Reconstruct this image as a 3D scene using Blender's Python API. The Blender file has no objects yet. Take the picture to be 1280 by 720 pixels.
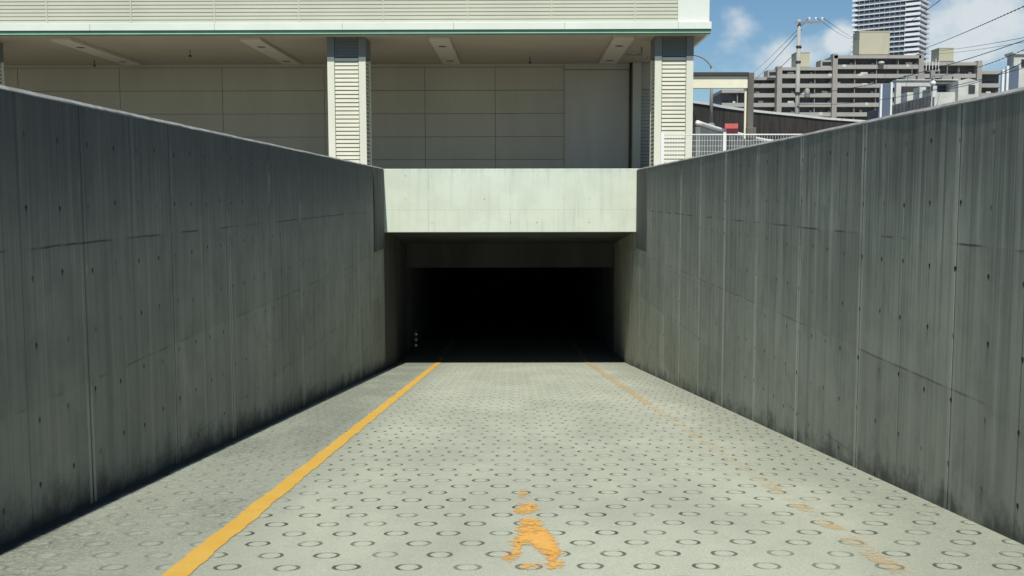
import bpy, math, random
from mathutils import Vector, Matrix
random.seed(7)
S = bpy.context.scene
COL = S.collection
R = math.radians

# ------------------------------------------------------------ camera
F = 1270.0                       # focal length in pixels of a 1280-wide frame
CZ = 0.10                        # the camera is 0.10 m above street level, half way down the ramp
PITCH = math.atan(115 / F)
YAW = math.atan(2 / F)
ROLL = R(-0.08)
cam_d = bpy.data.cameras.new('camera'); cam = bpy.data.objects.new('camera', cam_d); COL.objects.link(cam)
cam_d.sensor_width = 36; cam_d.lens = 36 * F / 1280
cam_d.clip_start = 0.1; cam_d.clip_end = 6000
cam.location = (0, 0, CZ)
cam.rotation_mode = 'XYZ'
Mc = Matrix.Rotation(-YAW, 4, 'Z') @ Matrix.Rotation(math.pi / 2 - PITCH, 4, 'X') @ Matrix.Rotation(ROLL, 4, 'Z')
cam.rotation_euler = Mc.to_euler()
S.camera = cam
# layout helpers: turn a reading of the photograph into a real position at a chosen distance
M3 = (Matrix.Rotation(-YAW, 3, 'Z') @ Matrix.Rotation(math.pi / 2 - PITCH, 3, 'X'))
def ray(px, py):
    return M3 @ Vector(((px - 640) / F, (360 - py) / F, -1))
def P(px, py, y):                # the point at distance y in front of the lens
    d = ray(px, py); t = y / d.y
    return Vector((d.x * t, y, CZ + d.z * t))
SL = 0.1128                      # slope of the ramp
RH = 1.385                       # ramp surface below the lens
def rampz(y):
    if y < YB: return CZ - RH - SL * y
    return CZ - RH - SL * YB - 0.058 * (y - YB)
YB = 26.35
def RP(px, py):                  # the point on the ramp
    d = ray(px, py); t = RH / (-d.z - SL * d.y)
    return Vector((d.x * t, d.y * t, CZ + d.z * t))

# ------------------------------------------------------------ sky, sun, exposure
TF, TL = 0.66, 0.046             # sun: metres forward and sideways per metre down
sun_dir = Vector((TL, TF, -1)).normalized()
elev = math.asin(-sun_dir.z)
azim = math.atan2(-sun_dir.x, -sun_dir.y)      # clockwise from +Y
w = bpy.data.worlds.new('World'); S.world = w; w.use_nodes = True
nt = w.node_tree; nt.nodes.clear()
def N(t, ty, **kw):
    n = t.nodes.new(ty)
    for k, v in kw.items(): setattr(n, k, v)
    return n
def L(t, a, b): t.links.new(a, b)
sky = N(nt, 'ShaderNodeTexSky', sky_type='NISHITA'); sky.sun_disc = False
sky.sun_elevation = elev; sky.sun_rotation = azim
sky.air_density = 1.0; sky.dust_density = 0.3; sky.ozone_density = 3.0
bg = N(nt, 'ShaderNodeBackground'); bg.inputs[1].default_value = 0.085
wo = N(nt, 'ShaderNodeOutputWorld')
tc = N(nt, 'ShaderNodeTexCoord')
def wmath(op, a, b=None, clamp=False):
    n = N(nt, 'ShaderNodeMath', operation=op, use_clamp=clamp)
    for i, v in enumerate((a, b)):
        if v is None: continue
        if isinstance(v, (int, float)): n.inputs[i].default_value = v
        else: L(nt, v, n.inputs[i])
    return n.outputs[0]
def wblob(px, py, radius, strength):
    d = ray(px, py).normalized()
    dv = N(nt, 'ShaderNodeVectorMath', operation='DISTANCE'); L(nt, tc.outputs['Generated'], dv.inputs[0]); dv.inputs[1].default_value = d
    mr = N(nt, 'ShaderNodeMapRange', interpolation_type='SMOOTHSTEP')
    L(nt, dv.outputs['Value'], mr.inputs[0]); mr.inputs[1].default_value = radius; mr.inputs[2].default_value = 0
    mr.inputs[3].default_value = 0; mr.inputs[4].default_value = strength
    return mr.outputs[0]
nz = N(nt, 'ShaderNodeTexNoise'); nz.inputs['Scale'].default_value = 26; nz.inputs['Detail'].default_value = 6; nz.inputs['Roughness'].default_value = 0.55
mp = N(nt, 'ShaderNodeMapping'); L(nt, tc.outputs['Generated'], mp.inputs[0]); mp.inputs['Scale'].default_value = (1, 1, 1.5); mp.inputs['Location'].default_value = (0.3, 0.1, 0.7)
L(nt, mp.outputs[0], nz.inputs['Vector'])
nz2 = N(nt, 'ShaderNodeTexNoise'); nz2.inputs['Scale'].default_value = 4; nz2.inputs['Detail'].default_value = 3
L(nt, mp.outputs[0], nz2.inputs['Vector'])
acc = wmath('MULTIPLY', wmath('SUBTRACT', nz2.outputs[0], 0.45), 0.5)
for b in ((922, 32, 0.032, .55), (1055, 50, 0.02, .8), (1040, 58, 0.032, .55), (985, 70, 0.035, .6), (950, 100, 0.06, .42), (1210, 25, 0.08, .6), (1265, 40, 0.06, .38), (1180, 70, .06, .3), (1010, 88, 0.03, .3)):
    acc = wmath('ADD', acc, wblob(*b))
den = wmath('ADD', acc, wmath('MULTIPLY', wmath('SUBTRACT', nz.outputs[0], 0.5), 1.3))
mrc = N(nt, 'ShaderNodeMapRange', interpolation_type='SMOOTHSTEP'); L(nt, den, mrc.inputs[0])
mrc.inputs[1].default_value = 0.08; mrc.inputs[2].default_value = 0.85; mrc.inputs[4].default_value = 0.9
hsv = N(nt, 'ShaderNodeMix', data_type='RGBA', blend_type='MULTIPLY'); hsv.inputs[0].default_value = 1.0
L(nt, sky.outputs[0], hsv.inputs[6]); hsv.inputs[7].default_value = (0.80, 0.96, 1.02, 1)
mix = N(nt, 'ShaderNodeMix', data_type='RGBA'); L(nt, mrc.outputs[0], mix.inputs[0]); L(nt, hsv.outputs[2], mix.inputs[6])
mix.inputs[7].default_value = (8.2, 8.8, 9.0, 1)
L(nt, mix.outputs[2], bg.inputs[0]); L(nt, bg.outputs[0], wo.inputs[0])

sd = bpy.data.lights.new('sun', 'SUN'); sd.energy = 4.6; sd.angle = R(0.53); sd.color = (1.0, 0.95, 0.86)
so = bpy.data.objects.new('sun', sd); COL.objects.link(so); so.location = (0, 0, 60)
so.rotation_euler = sun_dir.to_track_quat('-Z', 'Y').to_euler()
S.view_settings.view_transform = 'Standard'; S.view_settings.look = 'None'
S.view_settings.gamma = 1; S.view_settings.use_curve_mapping = False
S.view_settings.exposure = 0.03

# ------------------------------------------------------------ material kit
class Kit:
    def __init__(s, name):
        s.m = bpy.data.materials.new(name); s.m.use_nodes = True; s.t = s.m.node_tree
        s.b = s.t.nodes['Principled BSDF']; s.out = s.t.nodes['Material Output']
        s.geo = N(s.t, 'ShaderNodeNewGeometry'); s.pos = s.geo.outputs['Position']
        sp = N(s.t, 'ShaderNodeSeparateXYZ'); L(s.t, s.pos, sp.inputs[0]); s.x, s.y, s.z = sp.outputs
        s.b.inputs['Roughness'].default_value = 0.85
    def val(s, sock, v):
        if isinstance(v, (int, float)): sock.default_value = v
        elif isinstance(v, (tuple, list)): sock.default_value = tuple(v) + ((1,) if len(v) == 3 and sock.type == 'RGBA' else ())
        else: L(s.t, v, sock)
    def ma(s, op, a, b=0.0, c=None, clamp=False):
        n = N(s.t, 'ShaderNodeMath', operation=op, use_clamp=clamp)
        s.val(n.inputs[0], a); s.val(n.inputs[1], b)
        if c is not None: s.val(n.inputs[2], c)
        return n.outputs[0]
    def xyz(s, x, y, z):
        n = N(s.t, 'ShaderNodeCombineXYZ'); s.val(n.inputs[0], x); s.val(n.inputs[1], y); s.val(n.inputs[2], z); return n.outputs[0]
    def scl(s, sx, sy, sz, off=(0, 0, 0)):
        n = N(s.t, 'ShaderNodeMapping'); L(s.t, s.pos, n.inputs[0]); n.inputs['Scale'].default_value = (sx, sy, sz); n.inputs['Location'].default_value = off; return n.outputs[0]
    def noise(s, vec, scale=1.0, detail=4, rough=0.55, dist=0.0):
        n = N(s.t, 'ShaderNodeTexNoise'); n.inputs['Scale'].default_value = scale; n.inputs['Detail'].default_value = detail
        n.inputs['Roughness'].default_value = rough; n.inputs['Distortion'].default_value = dist
        L(s.t, vec if vec is not None else s.pos, n.inputs['Vector'])
        return n.outputs[0]
    def white(s, vec, color=False):
        n = N(s.t, 'ShaderNodeTexWhiteNoise', noise_dimensions='3D'); L(s.t, vec, n.inputs['Vector'])
        return n.outputs['Color'] if color else n.outputs['Value']
    def step(s, v, a, b, lo=0.0, hi=1.0):      # smooth map a..b -> lo..hi
        n = N(s.t, 'ShaderNodeMapRange', interpolation_type='SMOOTHSTEP'); s.val(n.inputs[0], v)
        n.inputs[1].default_value = a; n.inputs[2].default_value = b; n.inputs[3].default_value = lo; n.inputs[4].default_value = hi
        return n.outputs[0]
    def mix(s, f, a, b, mode='MIX'):
        n = N(s.t, 'ShaderNodeMix', data_type='RGBA', blend_type=mode); s.val(n.inputs[0], f); s.val(n.inputs[6], a); s.val(n.inputs[7], b); return n.outputs[2]
    def bump(s, h, strength=0.3, dist=0.01):
        n = N(s.t, 'ShaderNodeBump'); n.inputs['Strength'].default_value = strength; n.inputs['Distance'].default_value = dist
        L(s.t, h, n.inputs['Height']); L(s.t, n.outputs[0], s.b.inputs['Normal'])
    def col(s, c): s.val(s.b.inputs['Base Color'], c)
    def rough(s, r): s.val(s.b.inputs['Roughness'], r)

def simple(name, c, rough=0.6, var=0.12, scale=3.0, metal=0.0, streak=False, bump=0.05):
    k = Kit(name)
    v = k.noise(k.scl(1, 1, 0.2 if streak else 1), scale, 5, 0.6)
    f = k.step(v, 0.25, 0.75, 1 - var, 1 + var)
    k.col(k.mix(1.0, tuple(c), k.xyz(f, f, f), 'MULTIPLY'))
    k.rough(rough); k.b.inputs['Metallic'].default_value = metal
    if bump: k.bump(k.noise(None, scale * 9, 3), bump, 0.01)
    return k.m

def wall_concrete(name, side):
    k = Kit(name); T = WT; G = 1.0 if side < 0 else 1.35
    depth = k.ma('SUBTRACT', T, k.z)                          # below the wall top
    hgt = k.ma('ADD', k.ma('SUBTRACT', k.z, CZ - RH), k.ma('MULTIPLY', k.y, SL))   # above the ramp
    seed = 0 if side < 0 else 31.7
    big = k.noise(k.scl(1, 1, 1, (seed, 0, 0)), 0.7, 4, 0.6)
    blot = k.noise(k.scl(1, 1.2, 1, (seed, 3, 0)), 2.6, 6, 0.65, 0.4)
    s1 = k.noise(k.scl(1, 5.0, 0.16, (seed, 0, 0)), 1.0, 6, 0.62)
    s2 = k.noise(k.scl(1, 11.0, 0.22, (seed, 5, 0)), 1.0, 5, 0.7)
    s3 = k.noise(k.scl(1, 30.0, 0.35, (seed, 9, 0)), 1.0, 5, 0.7)
    fine = k.noise(None, 60, 4, 0.7)
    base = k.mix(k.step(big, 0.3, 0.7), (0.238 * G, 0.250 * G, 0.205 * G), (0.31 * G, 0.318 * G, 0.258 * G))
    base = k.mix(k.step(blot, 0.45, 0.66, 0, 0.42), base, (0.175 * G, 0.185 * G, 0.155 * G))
    # panel to panel tone
    pan = k.ma('FLOOR', k.ma('DIVIDE', k.ma('SUBTRACT', k.y, JY[side]), 1.85))
    lift = k.ma('FLOOR', k.ma('DIVIDE', k.ma('SUBTRACT', k.z, CZ - 0.32), 0.99))
    pv = k.white(k.xyz(pan, lift, seed)); pf = k.step(pv, 0, 1, 0.92, 1.08)
    base = k.mix(1.0, base, k.xyz(pf, pf, pf), 'MULTIPLY')
    # rain streaks running down from the coping
    reach = k.step(k.ma('SUBTRACT', depth, k.ma('MULTIPLY', s1, 2.4)), -1.3, 0.6, 1, 0)
    stk = k.ma('MULTIPLY', k.step(s2, 0.40, 0.66), reach)
    base = k.mix(k.ma('MULTIPLY', k.ma('MULTIPLY', stk, k.step(k.noise(k.scl(1, 1, 1, (seed, 2, 8)), 1.3, 5, 0.65), 0.36, 0.60, 0.35, 1.0)), 0.62), base, (0.065, 0.070, 0.064))
    base = k.mix(k.ma('MULTIPLY', k.step(s3, 0.48, 0.62), k.step(depth, 0.1, 2.2, 0.6, 0.12)), base, (0.085, 0.093, 0.083))
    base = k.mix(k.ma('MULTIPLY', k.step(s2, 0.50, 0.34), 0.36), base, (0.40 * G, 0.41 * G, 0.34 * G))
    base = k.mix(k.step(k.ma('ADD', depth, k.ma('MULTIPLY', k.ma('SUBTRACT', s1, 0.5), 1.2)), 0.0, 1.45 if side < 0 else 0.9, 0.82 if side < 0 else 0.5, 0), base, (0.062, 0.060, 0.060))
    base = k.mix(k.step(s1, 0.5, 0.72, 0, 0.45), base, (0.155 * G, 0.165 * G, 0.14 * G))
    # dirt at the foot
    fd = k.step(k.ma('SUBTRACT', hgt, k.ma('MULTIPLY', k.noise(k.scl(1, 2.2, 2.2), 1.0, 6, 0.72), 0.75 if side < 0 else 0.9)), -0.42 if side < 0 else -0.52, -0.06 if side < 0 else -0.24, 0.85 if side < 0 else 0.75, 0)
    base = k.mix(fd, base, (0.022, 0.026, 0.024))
    # pour lines
    wob = k.ma('MULTIPLY', k.ma('SUBTRACT', k.noise(k.scl(1, 1, 0.0), 1.3, 3), 0.5), 0.03)
    brk = k.step(k.noise(k.scl(1, 1, 1, (0, seed, 0)), 1.6, 4), 0.44, 0.58)
    for h, hs in ((0.42, .75), (1.41, .45), (2.35, .3), (3.3, .3)):
        dd = k.ma('ABSOLUTE', k.ma('SUBTRACT', k.ma('ADD', hgt if False else k.z, wob), WT - 0.55 - h))
        base = k.mix(k.ma('MULTIPLY', k.step(dd, 0.003, 0.012, hs, 0), brk), base, (0.03, 0.034, 0.032))
    # plywood edges between the main joints
    fy = k.ma('FRACT', k.ma('DIVIDE', k.ma('SUBTRACT', k.y, JY[side] - 0.925), 1.85))
    dj = k.ma('MULTIPLY', k.ma('ABSOLUTE', k.ma('SUBTRACT', fy, 0.5)), 1.85)       # 0 at mid panel (ply edge) ... 
    dm = k.ma('SUBTRACT', 0.925, dj)                                                # 0 at main joints
    fy2 = dj
    base = k.mix(k.step(dj if False else dm, 0.003, 0.010, 0.5, 0), base, (0.04, 0.045, 0.042))
    # pale lime beside the grooves
    lime = k.ma('MULTIPLY', k.step(k.ma('ABSOLUTE', k.ma('SUBTRACT', fy2, 0.034)), 0.010, 0.03, 1, 0),
                k.step(k.ma('ADD', k.noise(k.scl(1, 0.5, 0.8, (0, seed * 2, 0)), 1.0, 5, 0.7), k.step(depth, 0.6, 2.2, -0.05 if side < 0 else 0.04, 0.12)), 0.48 if side < 0 else 0.40, 0.62))
    pj = k.white(k.xyz(k.ma('FLOOR', k.ma('DIVIDE', k.ma('SUBTRACT', k.y, JY[side] - 0.925), 1.85)), 4.0, seed)); lime = k.ma('MULTIPLY', lime, k.step(pj, 0.15, 0.6, 0.25, 1.0))
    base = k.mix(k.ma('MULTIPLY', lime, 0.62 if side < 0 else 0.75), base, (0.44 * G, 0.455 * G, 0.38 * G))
    base = k.mix(k.step(fy2, 0.006, 0.012, 0.6 if side < 0 else 0.3, 0), base, (0.03, 0.034, 0.03))
    # tie holes on a 0.46 m grid, uneven, with a short weep below
    cy = k.ma('DIVIDE', k.ma('SUBTRACT', k.y, 6.12), 0.4625); cz = k.ma('DIVIDE', k.ma('SUBTRACT', k.z, CZ - 0.06 - 0.222), 0.445)
    iy, iz = k.ma('FLOOR', cy), k.ma('FLOOR', cz)
    rc = k.white(k.xyz(iy, iz, seed + 2), True); rs = N(k.t, 'ShaderNodeSeparateColor'); L(k.t, rc, rs.inputs[0])
    uy = k.ma('MULTIPLY', k.ma('ADD', k.ma('SUBTRACT', k.ma('FRACT', cy), 0.5), k.ma('MULTIPLY', k.ma('SUBTRACT', rs.outputs[0], 0.5), 0.14)), 0.4625)
    uz = k.ma('MULTIPLY', k.ma('ADD', k.ma('SUBTRACT', k.ma('FRACT', cz), 0.5), k.ma('MULTIPLY', k.ma('SUBTRACT', rs.outputs[1], 0.5), 0.10)), 0.445)
    uz2 = k.ma('MULTIPLY', uz, k.step(uz, -0.03, 0.0, 0.55, 1.0))
    dist = k.ma('SQRT', k.ma('ADD', k.ma('MULTIPLY', uy, uy), k.ma('MULTIPLY', uz2, uz2)))
    hole = k.ma('MULTIPLY', k.step(dist, 0.010, 0.020, 1, 0), k.step(rs.outputs[2], 0.1, 0.6, 0.4, 1.0))
    base = k.mix(hole, base, (0.018, 0.02, 0.019))
    weep = k.ma('MULTIPLY', k.ma('MULTIPLY', k.step(k.ma('ABSOLUTE', uy), 0.003, 0.022, 1, 0), k.step(uz, 0.0, -0.21, 1, 0)), k.ma('MULTIPLY', k.ma('LESS_THAN', uz, 0.0), k.step(rs.outputs[0], 0.62, 0.9)))
    base = k.mix(k.ma('MULTIPLY', weep, 0.3), base, (0.04, 0.045, 0.042))
    # small pale chips
    ch = k.noise(k.scl(1, 1, 1, (seed, 1, 4)), 9, 2, 0.5)
    base = k.mix(k.step(ch, 0.76, 0.80, 0, 0.5), base, (0.3, 0.31, 0.28))
    k.col(base); k.rough(k.step(s1, 0.3, 0.7, 0.68, 0.9))
    k.b.inputs['Specular IOR Level'].default_value = 0.35
    h = k.ma('ADD', k.ma('MULTIPLY', fine, 0.25), k.ma('MULTIPLY', blot, 0.8)); h = k.ma('SUBTRACT', h, hole)
    k.bump(h, 0.22, 0.012)
    return k.m

WT = CZ + 0.645                 # wall top
JY = {-1: 7.15, 1: 6.82}; WTS = {-1: CZ + 0.664, 1: CZ + 0.637}

# ramp concrete with the pressed non-slip rings
ra, rb = RP(638, 708.5), RP(638, 692.7)
def ramp_concrete():
    k = Kit('ramp_concrete')
    pitch = 0.2765
    v = k.ma('ADD', k.ma('DIVIDE', k.ma('SUBTRACT', k.y, ra.y), pitch), 0.5)
    wv = k.noise(k.scl(1, 1, 1), 0.5, 2)                      # the rows wander a little
    v = k.ma('ADD', v, k.ma('MULTIPLY', k.ma('SUBTRACT', wv, 0.5), 0.35))
    row = k.ma('FLOOR', v)
    odd = k.ma('FRACT', k.ma('MULTIPLY', row, 0.5))            # 0 or .5
    xo = k.ma('ADD', k.ma('ADD', k.ma('DIVIDE', k.ma('SUBTRACT', k.x, 0.094), 0.32), 0.5), odd)
    xo = k.ma('ADD', xo, k.ma('MULTIPLY', k.ma('SUBTRACT', k.noise(k.scl(1, 1, 1, (7, 3, 0)), 0.7, 2), 0.5), 0.25))
    ci = k.ma('FLOOR', xo)
    rc = k.white(k.xyz(ci, row, 3), True); rs = N(k.t, 'ShaderNodeSeparateColor'); L(k.t, rc, rs.inputs[0])
    dx = k.ma('MULTIPLY', k.ma('SUBTRACT', k.ma('FRACT', xo), 0.5), 0.32)
    dy = k.ma('MULTIPLY', k.ma('SUBTRACT', k.ma('FRACT', v), 0.5), pitch)
    dx = k.ma('ADD', dx, k.ma('MULTIPLY', k.ma('SUBTRACT', rs.outputs[0], 0.5), 0.022))
    dy = k.ma('ADD', dy, k.ma('MULTIPLY', k.ma('SUBTRACT', rs.outputs[1], 0.5), 0.022))
    r = k.ma('SQRT', k.ma('ADD', k.ma('MULTIPLY', dx, dx), k.ma('MULTIPLY', dy, dy)))
    chip = k.noise(None, 28, 3, 0.6)
    rr = k.ma('ADD', r, k.ma('MULTIPLY', k.ma('SUBTRACT', chip, 0.5), 0.014))
    ring = k.step(k.ma('ABSOLUTE', k.ma('SUBTRACT', rr, 0.0640)), 0.0075, 0.0135, 1, 0)
    wear = k.noise(k.scl(1, 1, 1, (2, 5, 1)), 0.9, 4, 0.6)
    arc = k.noise(None, 9, 2, 0.5)
    # rings run full strength in the wheel paths and die out at the left margin
    left = k.step(k.ma('ADD', k.x, k.ma('MULTIPLY', k.ma('SUBTRACT', wear, 0.5), 0.5)), -1.95, -1.45)
    cross = k.step(k.ma('ABSOLUTE', dx), 0.018, 0.05, 0.42, 1.0)   # front and back arcs fainter than the sides
    st = k.ma('MULTIPLY', k.ma('MULTIPLY', k.step(wear, 0.32, 0.60, 0.80, 1.0), k.step(rs.outputs[2], 0.0, 0.6, 0.7, 1.0)), k.step(left, 0, 1, 0.48, 1.0))
    st = k.ma('MULTIPLY', k.ma('MULTIPLY', st, k.step(arc, 0.30, 0.50, 0.6, 1.0)), cross)
    ringm = k.ma('MULTIPLY', ring, st)
    n1 = k.noise(k.scl(1, 0.5, 1), 0.8, 5, 0.6); n2 = k.noise(None, 5, 6, 0.7); n3 = k.noise(None, 85, 3, 0.75)
    n4 = k.noise(k.scl(2.5, 0.25, 1, (3, 0, 0)), 1.0, 4, 0.6)     # tyre-way streaks along the ramp
    cA, cB = (0.470, 0.495, 0.395), (0.375, 0.40, 0.32)
    base = k.mix(k.step(n1, 0.3, 0.7), cA, cB)
    base = k.mix(k.step(n4, 0.45, 0.75, 0, 0.35), base, (0.33, 0.35, 0.285))
    base = k.mix(k.step(n2, 0.50, 0.78, 0, 0.45), base, (0.32, 0.345, 0.29))
    # rough, gritty margin along the left wall, and a slimmer one on the right
    rough = k.ma('ADD', k.step(k.ma('ADD', k.x, k.ma('MULTIPLY', k.ma('SUBTRACT', n2, 0.5), 0.7)), -1.35, -2.1), k.step(k.ma('ADD', k.x, k.ma('MULTIPLY', k.ma('SUBTRACT', n1, 0.5), 1.2)), 1.9, 2.9, 0, 0.62), clamp=True)
    grit = k.noise(None, 34, 5, 0.8)
    gm = k.mix(k.step(grit, 0.40, 0.60), (0.10, 0.11, 0.09), (0.315, 0.335, 0.27))
    gm = k.mix(k.step(n2, 0.42, 0.62, 0, 0.55), gm, (0.17, 0.19, 0.155)); gm = k.mix(k.step(n1, 0.45, 0.62, 0, 0.5), gm, (0.38, 0.41, 0.335))
    base = k.mix(k.ma('MULTIPLY', rough, 0.82), base, gm)
    sp = k.noise(None, 48, 2, 0.5)
    base = k.mix(k.step(sp, 0.70, 0.78, 0, 0.4), base, (0.16, 0.17, 0.15))
    base = k.mix(k.step(k.noise(k.scl(1, 1, 1, (4, 4, 4)), 14, 2), 0.76, 0.80, 0, 0.6), base, (0.13, 0.14, 0.12))
    f3 = k.step(n3, 0.35, 0.65, 0.86, 1.12); base = k.mix(1.0, base, k.xyz(f3, f3, f3), 'MULTIPLY')
    base = k.mix(k.step(r, 0.056, 0.03, 0, 0.12), base, (0.56, 0.59, 0.50))
    base = k.mix(k.ma('MULTIPLY', ringm, 0.97), base, (0.06, 0.07, 0.048))
    # the left wall's cast shadow, deepened in the floor colour
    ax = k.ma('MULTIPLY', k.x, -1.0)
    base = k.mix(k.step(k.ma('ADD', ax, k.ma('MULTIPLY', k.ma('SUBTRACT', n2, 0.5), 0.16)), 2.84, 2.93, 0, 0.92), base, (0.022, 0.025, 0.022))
    # shade under the portal, painted into the floor colour from its shadow edge inward
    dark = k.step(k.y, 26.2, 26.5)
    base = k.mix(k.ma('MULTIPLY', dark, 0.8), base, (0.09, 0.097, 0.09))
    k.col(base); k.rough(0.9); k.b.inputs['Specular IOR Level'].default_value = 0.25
    h = k.ma('ADD', k.ma('MULTIPLY', n3, 0.25), k.ma('MULTIPLY', k.ma('MULTIPLY', grit, rough), 1.0)); h = k.ma('SUBTRACT', h, k.ma('MULTIPLY', ringm, 1.3))
    k.bump(h, 0.35, 0.008)
    return k.m

def paint_mat(name, c1, c2, cover, attr=True):
    k = Kit(name)
    at = N(k.t, 'ShaderNodeAttribute', attribute_name='paint')
    n = k.noise(None, 30, 6, 0.8); n2 = k.noise(k.scl(1, 1, 1, (5, 5, 5)), 4, 4, 0.6)
    a = k.ma('ADD', at.outputs['Fac'], k.ma('ADD', k.ma('MULTIPLY', k.ma('SUBTRACT', n, 0.5), 2.6), k.ma('MULTIPLY', k.ma('SUBTRACT', n2, 0.5), 1.5)))
    alpha = k.step(a, 0.32, 0.72, 0, cover)
    L(k.t, alpha, k.b.inputs['Alpha'])
    k.col(k.mix(k.step(n2, 0.35, 0.7), c1, c2)); k.rough(0.75); k.bump(n, 0.15, 0.004)
    return k.m

# ------------------------------------------------------------ mesh kit
class MB:
    def __init__(s): s.v = []; s.f = []
    def quad(s, *ps):
        i = len(s.v); s.v += [tuple(p) for p in ps]; s.f.append(tuple(range(i, i + len(ps)))); return s
    def box(s, x0, x1, y0, y1, z0, z1):
        i = len(s.v)
        s.v += [(x, y, z) for z in (z0, z1) for y in (y0, y1) for x in (x0, x1)]
        s.f += [tuple(i + j for j in q) for q in ((0, 2, 3, 1), (4, 5, 7, 6), (0, 1, 5, 4), (2, 6, 7, 3), (0, 4, 6, 2), (1, 3, 7, 5))]
        return s
    def obox(s, a, b, wd, z0, z1):      # a box along the plan segment a-b
        a, b = Vector(a[:2]), Vector(b[:2]); d = (b - a).normalized(); n = Vector((-d.y, d.x)) * wd / 2
        i = len(s.v); c = [a - n, b - n, b + n, a + n]
        s.v += [(p.x, p.y, z) for z in (z0, z1) for p in c]
        s.f += [tuple(i + j for j in q) for q in ((0, 3, 2, 1), (4, 5, 6, 7), (0, 1, 5, 4), (1, 2, 6, 5), (2, 3, 7, 6), (3, 0, 4, 7))]
        return s
    def tube(s, pts, r, n=8, r2=None):
        pts = [Vector(p) for p in pts]; i0 = len(s.v)
        for j, p in enumerate(pts):
            d = (pts[min(j + 1, len(pts) - 1)] - pts[max(j - 1, 0)]).normalized()
            u = d.cross(Vector((0, 0, 1)));
            if u.length < 1e-3: u = Vector((1, 0, 0))
            u.normalize(); q = u.cross(d)
            rr = r if r2 is None else r + (r2 - r) * j / (len(pts) - 1)
            for k in range(n):
                a = 2 * math.pi * k / n; s.v.append(tuple(p + (u * math.cos(a) + q * math.sin(a)) * rr))
        for j in range(len(pts) - 1):
            for k in range(n):
                a, b = i0 + j * n + k, i0 + j * n + (k + 1) % n
                s.f.append((a, b, b + n, a + n))
        s.f.append(tuple(i0 + k for k in reversed(range(n)))); s.f.append(tuple(i0 + (len(pts) - 1) * n + k for k in range(n)))
        return s
    def lathe(s, c, prof, n=16):         # prof: list of (radius, z)
        i0 = len(s.v); c = Vector(c)
        for r, z in prof:
            for k in range(n):
                a = 2 * math.pi * k / n; s.v.append((c.x + r * math.cos(a), c.y + r * math.sin(a), c.z + z))
        for j in range(len(prof) - 1):
            for k in range(n):
                a, b = i0 + j * n + k, i0 + j * n + (k + 1) % n; s.f.append((a, b, b + n, a + n))
        s.f.append(tuple(i0 + k for k in reversed(range(n)))); s.f.append(tuple(i0 + (len(prof) - 1) * n + k for k in range(n)))
        return s
    def extrude_x(s, prof, x0, x1):      # prof: open list of (y, z) extruded along x
        for (ya, za), (yb, zb) in zip(prof, prof[1:]): s.quad((x0, ya, za), (x1, ya, za), (x1, yb, zb), (x0, yb, zb))
        return s
    def prism(s, poly, h0, h1):          # plan polygon from z=h0 to h1
        n = len(poly); i = len(s.v)
        s.v += [(p[0], p[1], h0) for p in poly] + [(p[0], p[1], h1) for p in poly]
        s.f.append(tuple(i + k for k in reversed(range(n)))); s.f.append(tuple(i + n + k for k in range(n)))
        for k in range(n): s.f.append((i + k, i + (k + 1) % n, i + n + (k + 1) % n, i + n + k))
        return s
    def build(s, name, mat, parent=None, bevel=0.0, smooth=False, origin=None):
        off = Vector((0, 0, 0))
        p = parent
        while p is not None: off = off + Vector(p.location); p = p.parent
        if origin is not None: off = off + Vector(origin)
        me = bpy.data.meshes.new(name); me.from_pydata([tuple(Vector(v) - off) for v in s.v], [], s.f); me.update()
        o = bpy.data.objects.new(name, me); COL.objects.link(o)
        if origin is not None: o.location = origin
        if parent is not None: o.parent = parent
        if mat: me.materials.append(mat)
        if smooth:
            for pl in me.polygons: pl.use_smooth = True
        if bevel:
            b = o.modifiers.new('bevel', 'BEVEL'); b.width = bevel; b.segments = 2; b.limit_method = 'ANGLE'
        return o
def tag(o, label=None, cat=None, group=None, kind=None):
    if label: o['label'] = label
    if cat: o['category'] = cat
    if group: o['group'] = group
    if kind: o['kind'] = kind
    return o
def thing(name, loc, label, cat, group=None):
    o = bpy.data.objects.new(name, None); COL.objects.link(o); o.location = loc; o.empty_display_size = 0.3
    return tag(o, label, cat, group)

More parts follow.
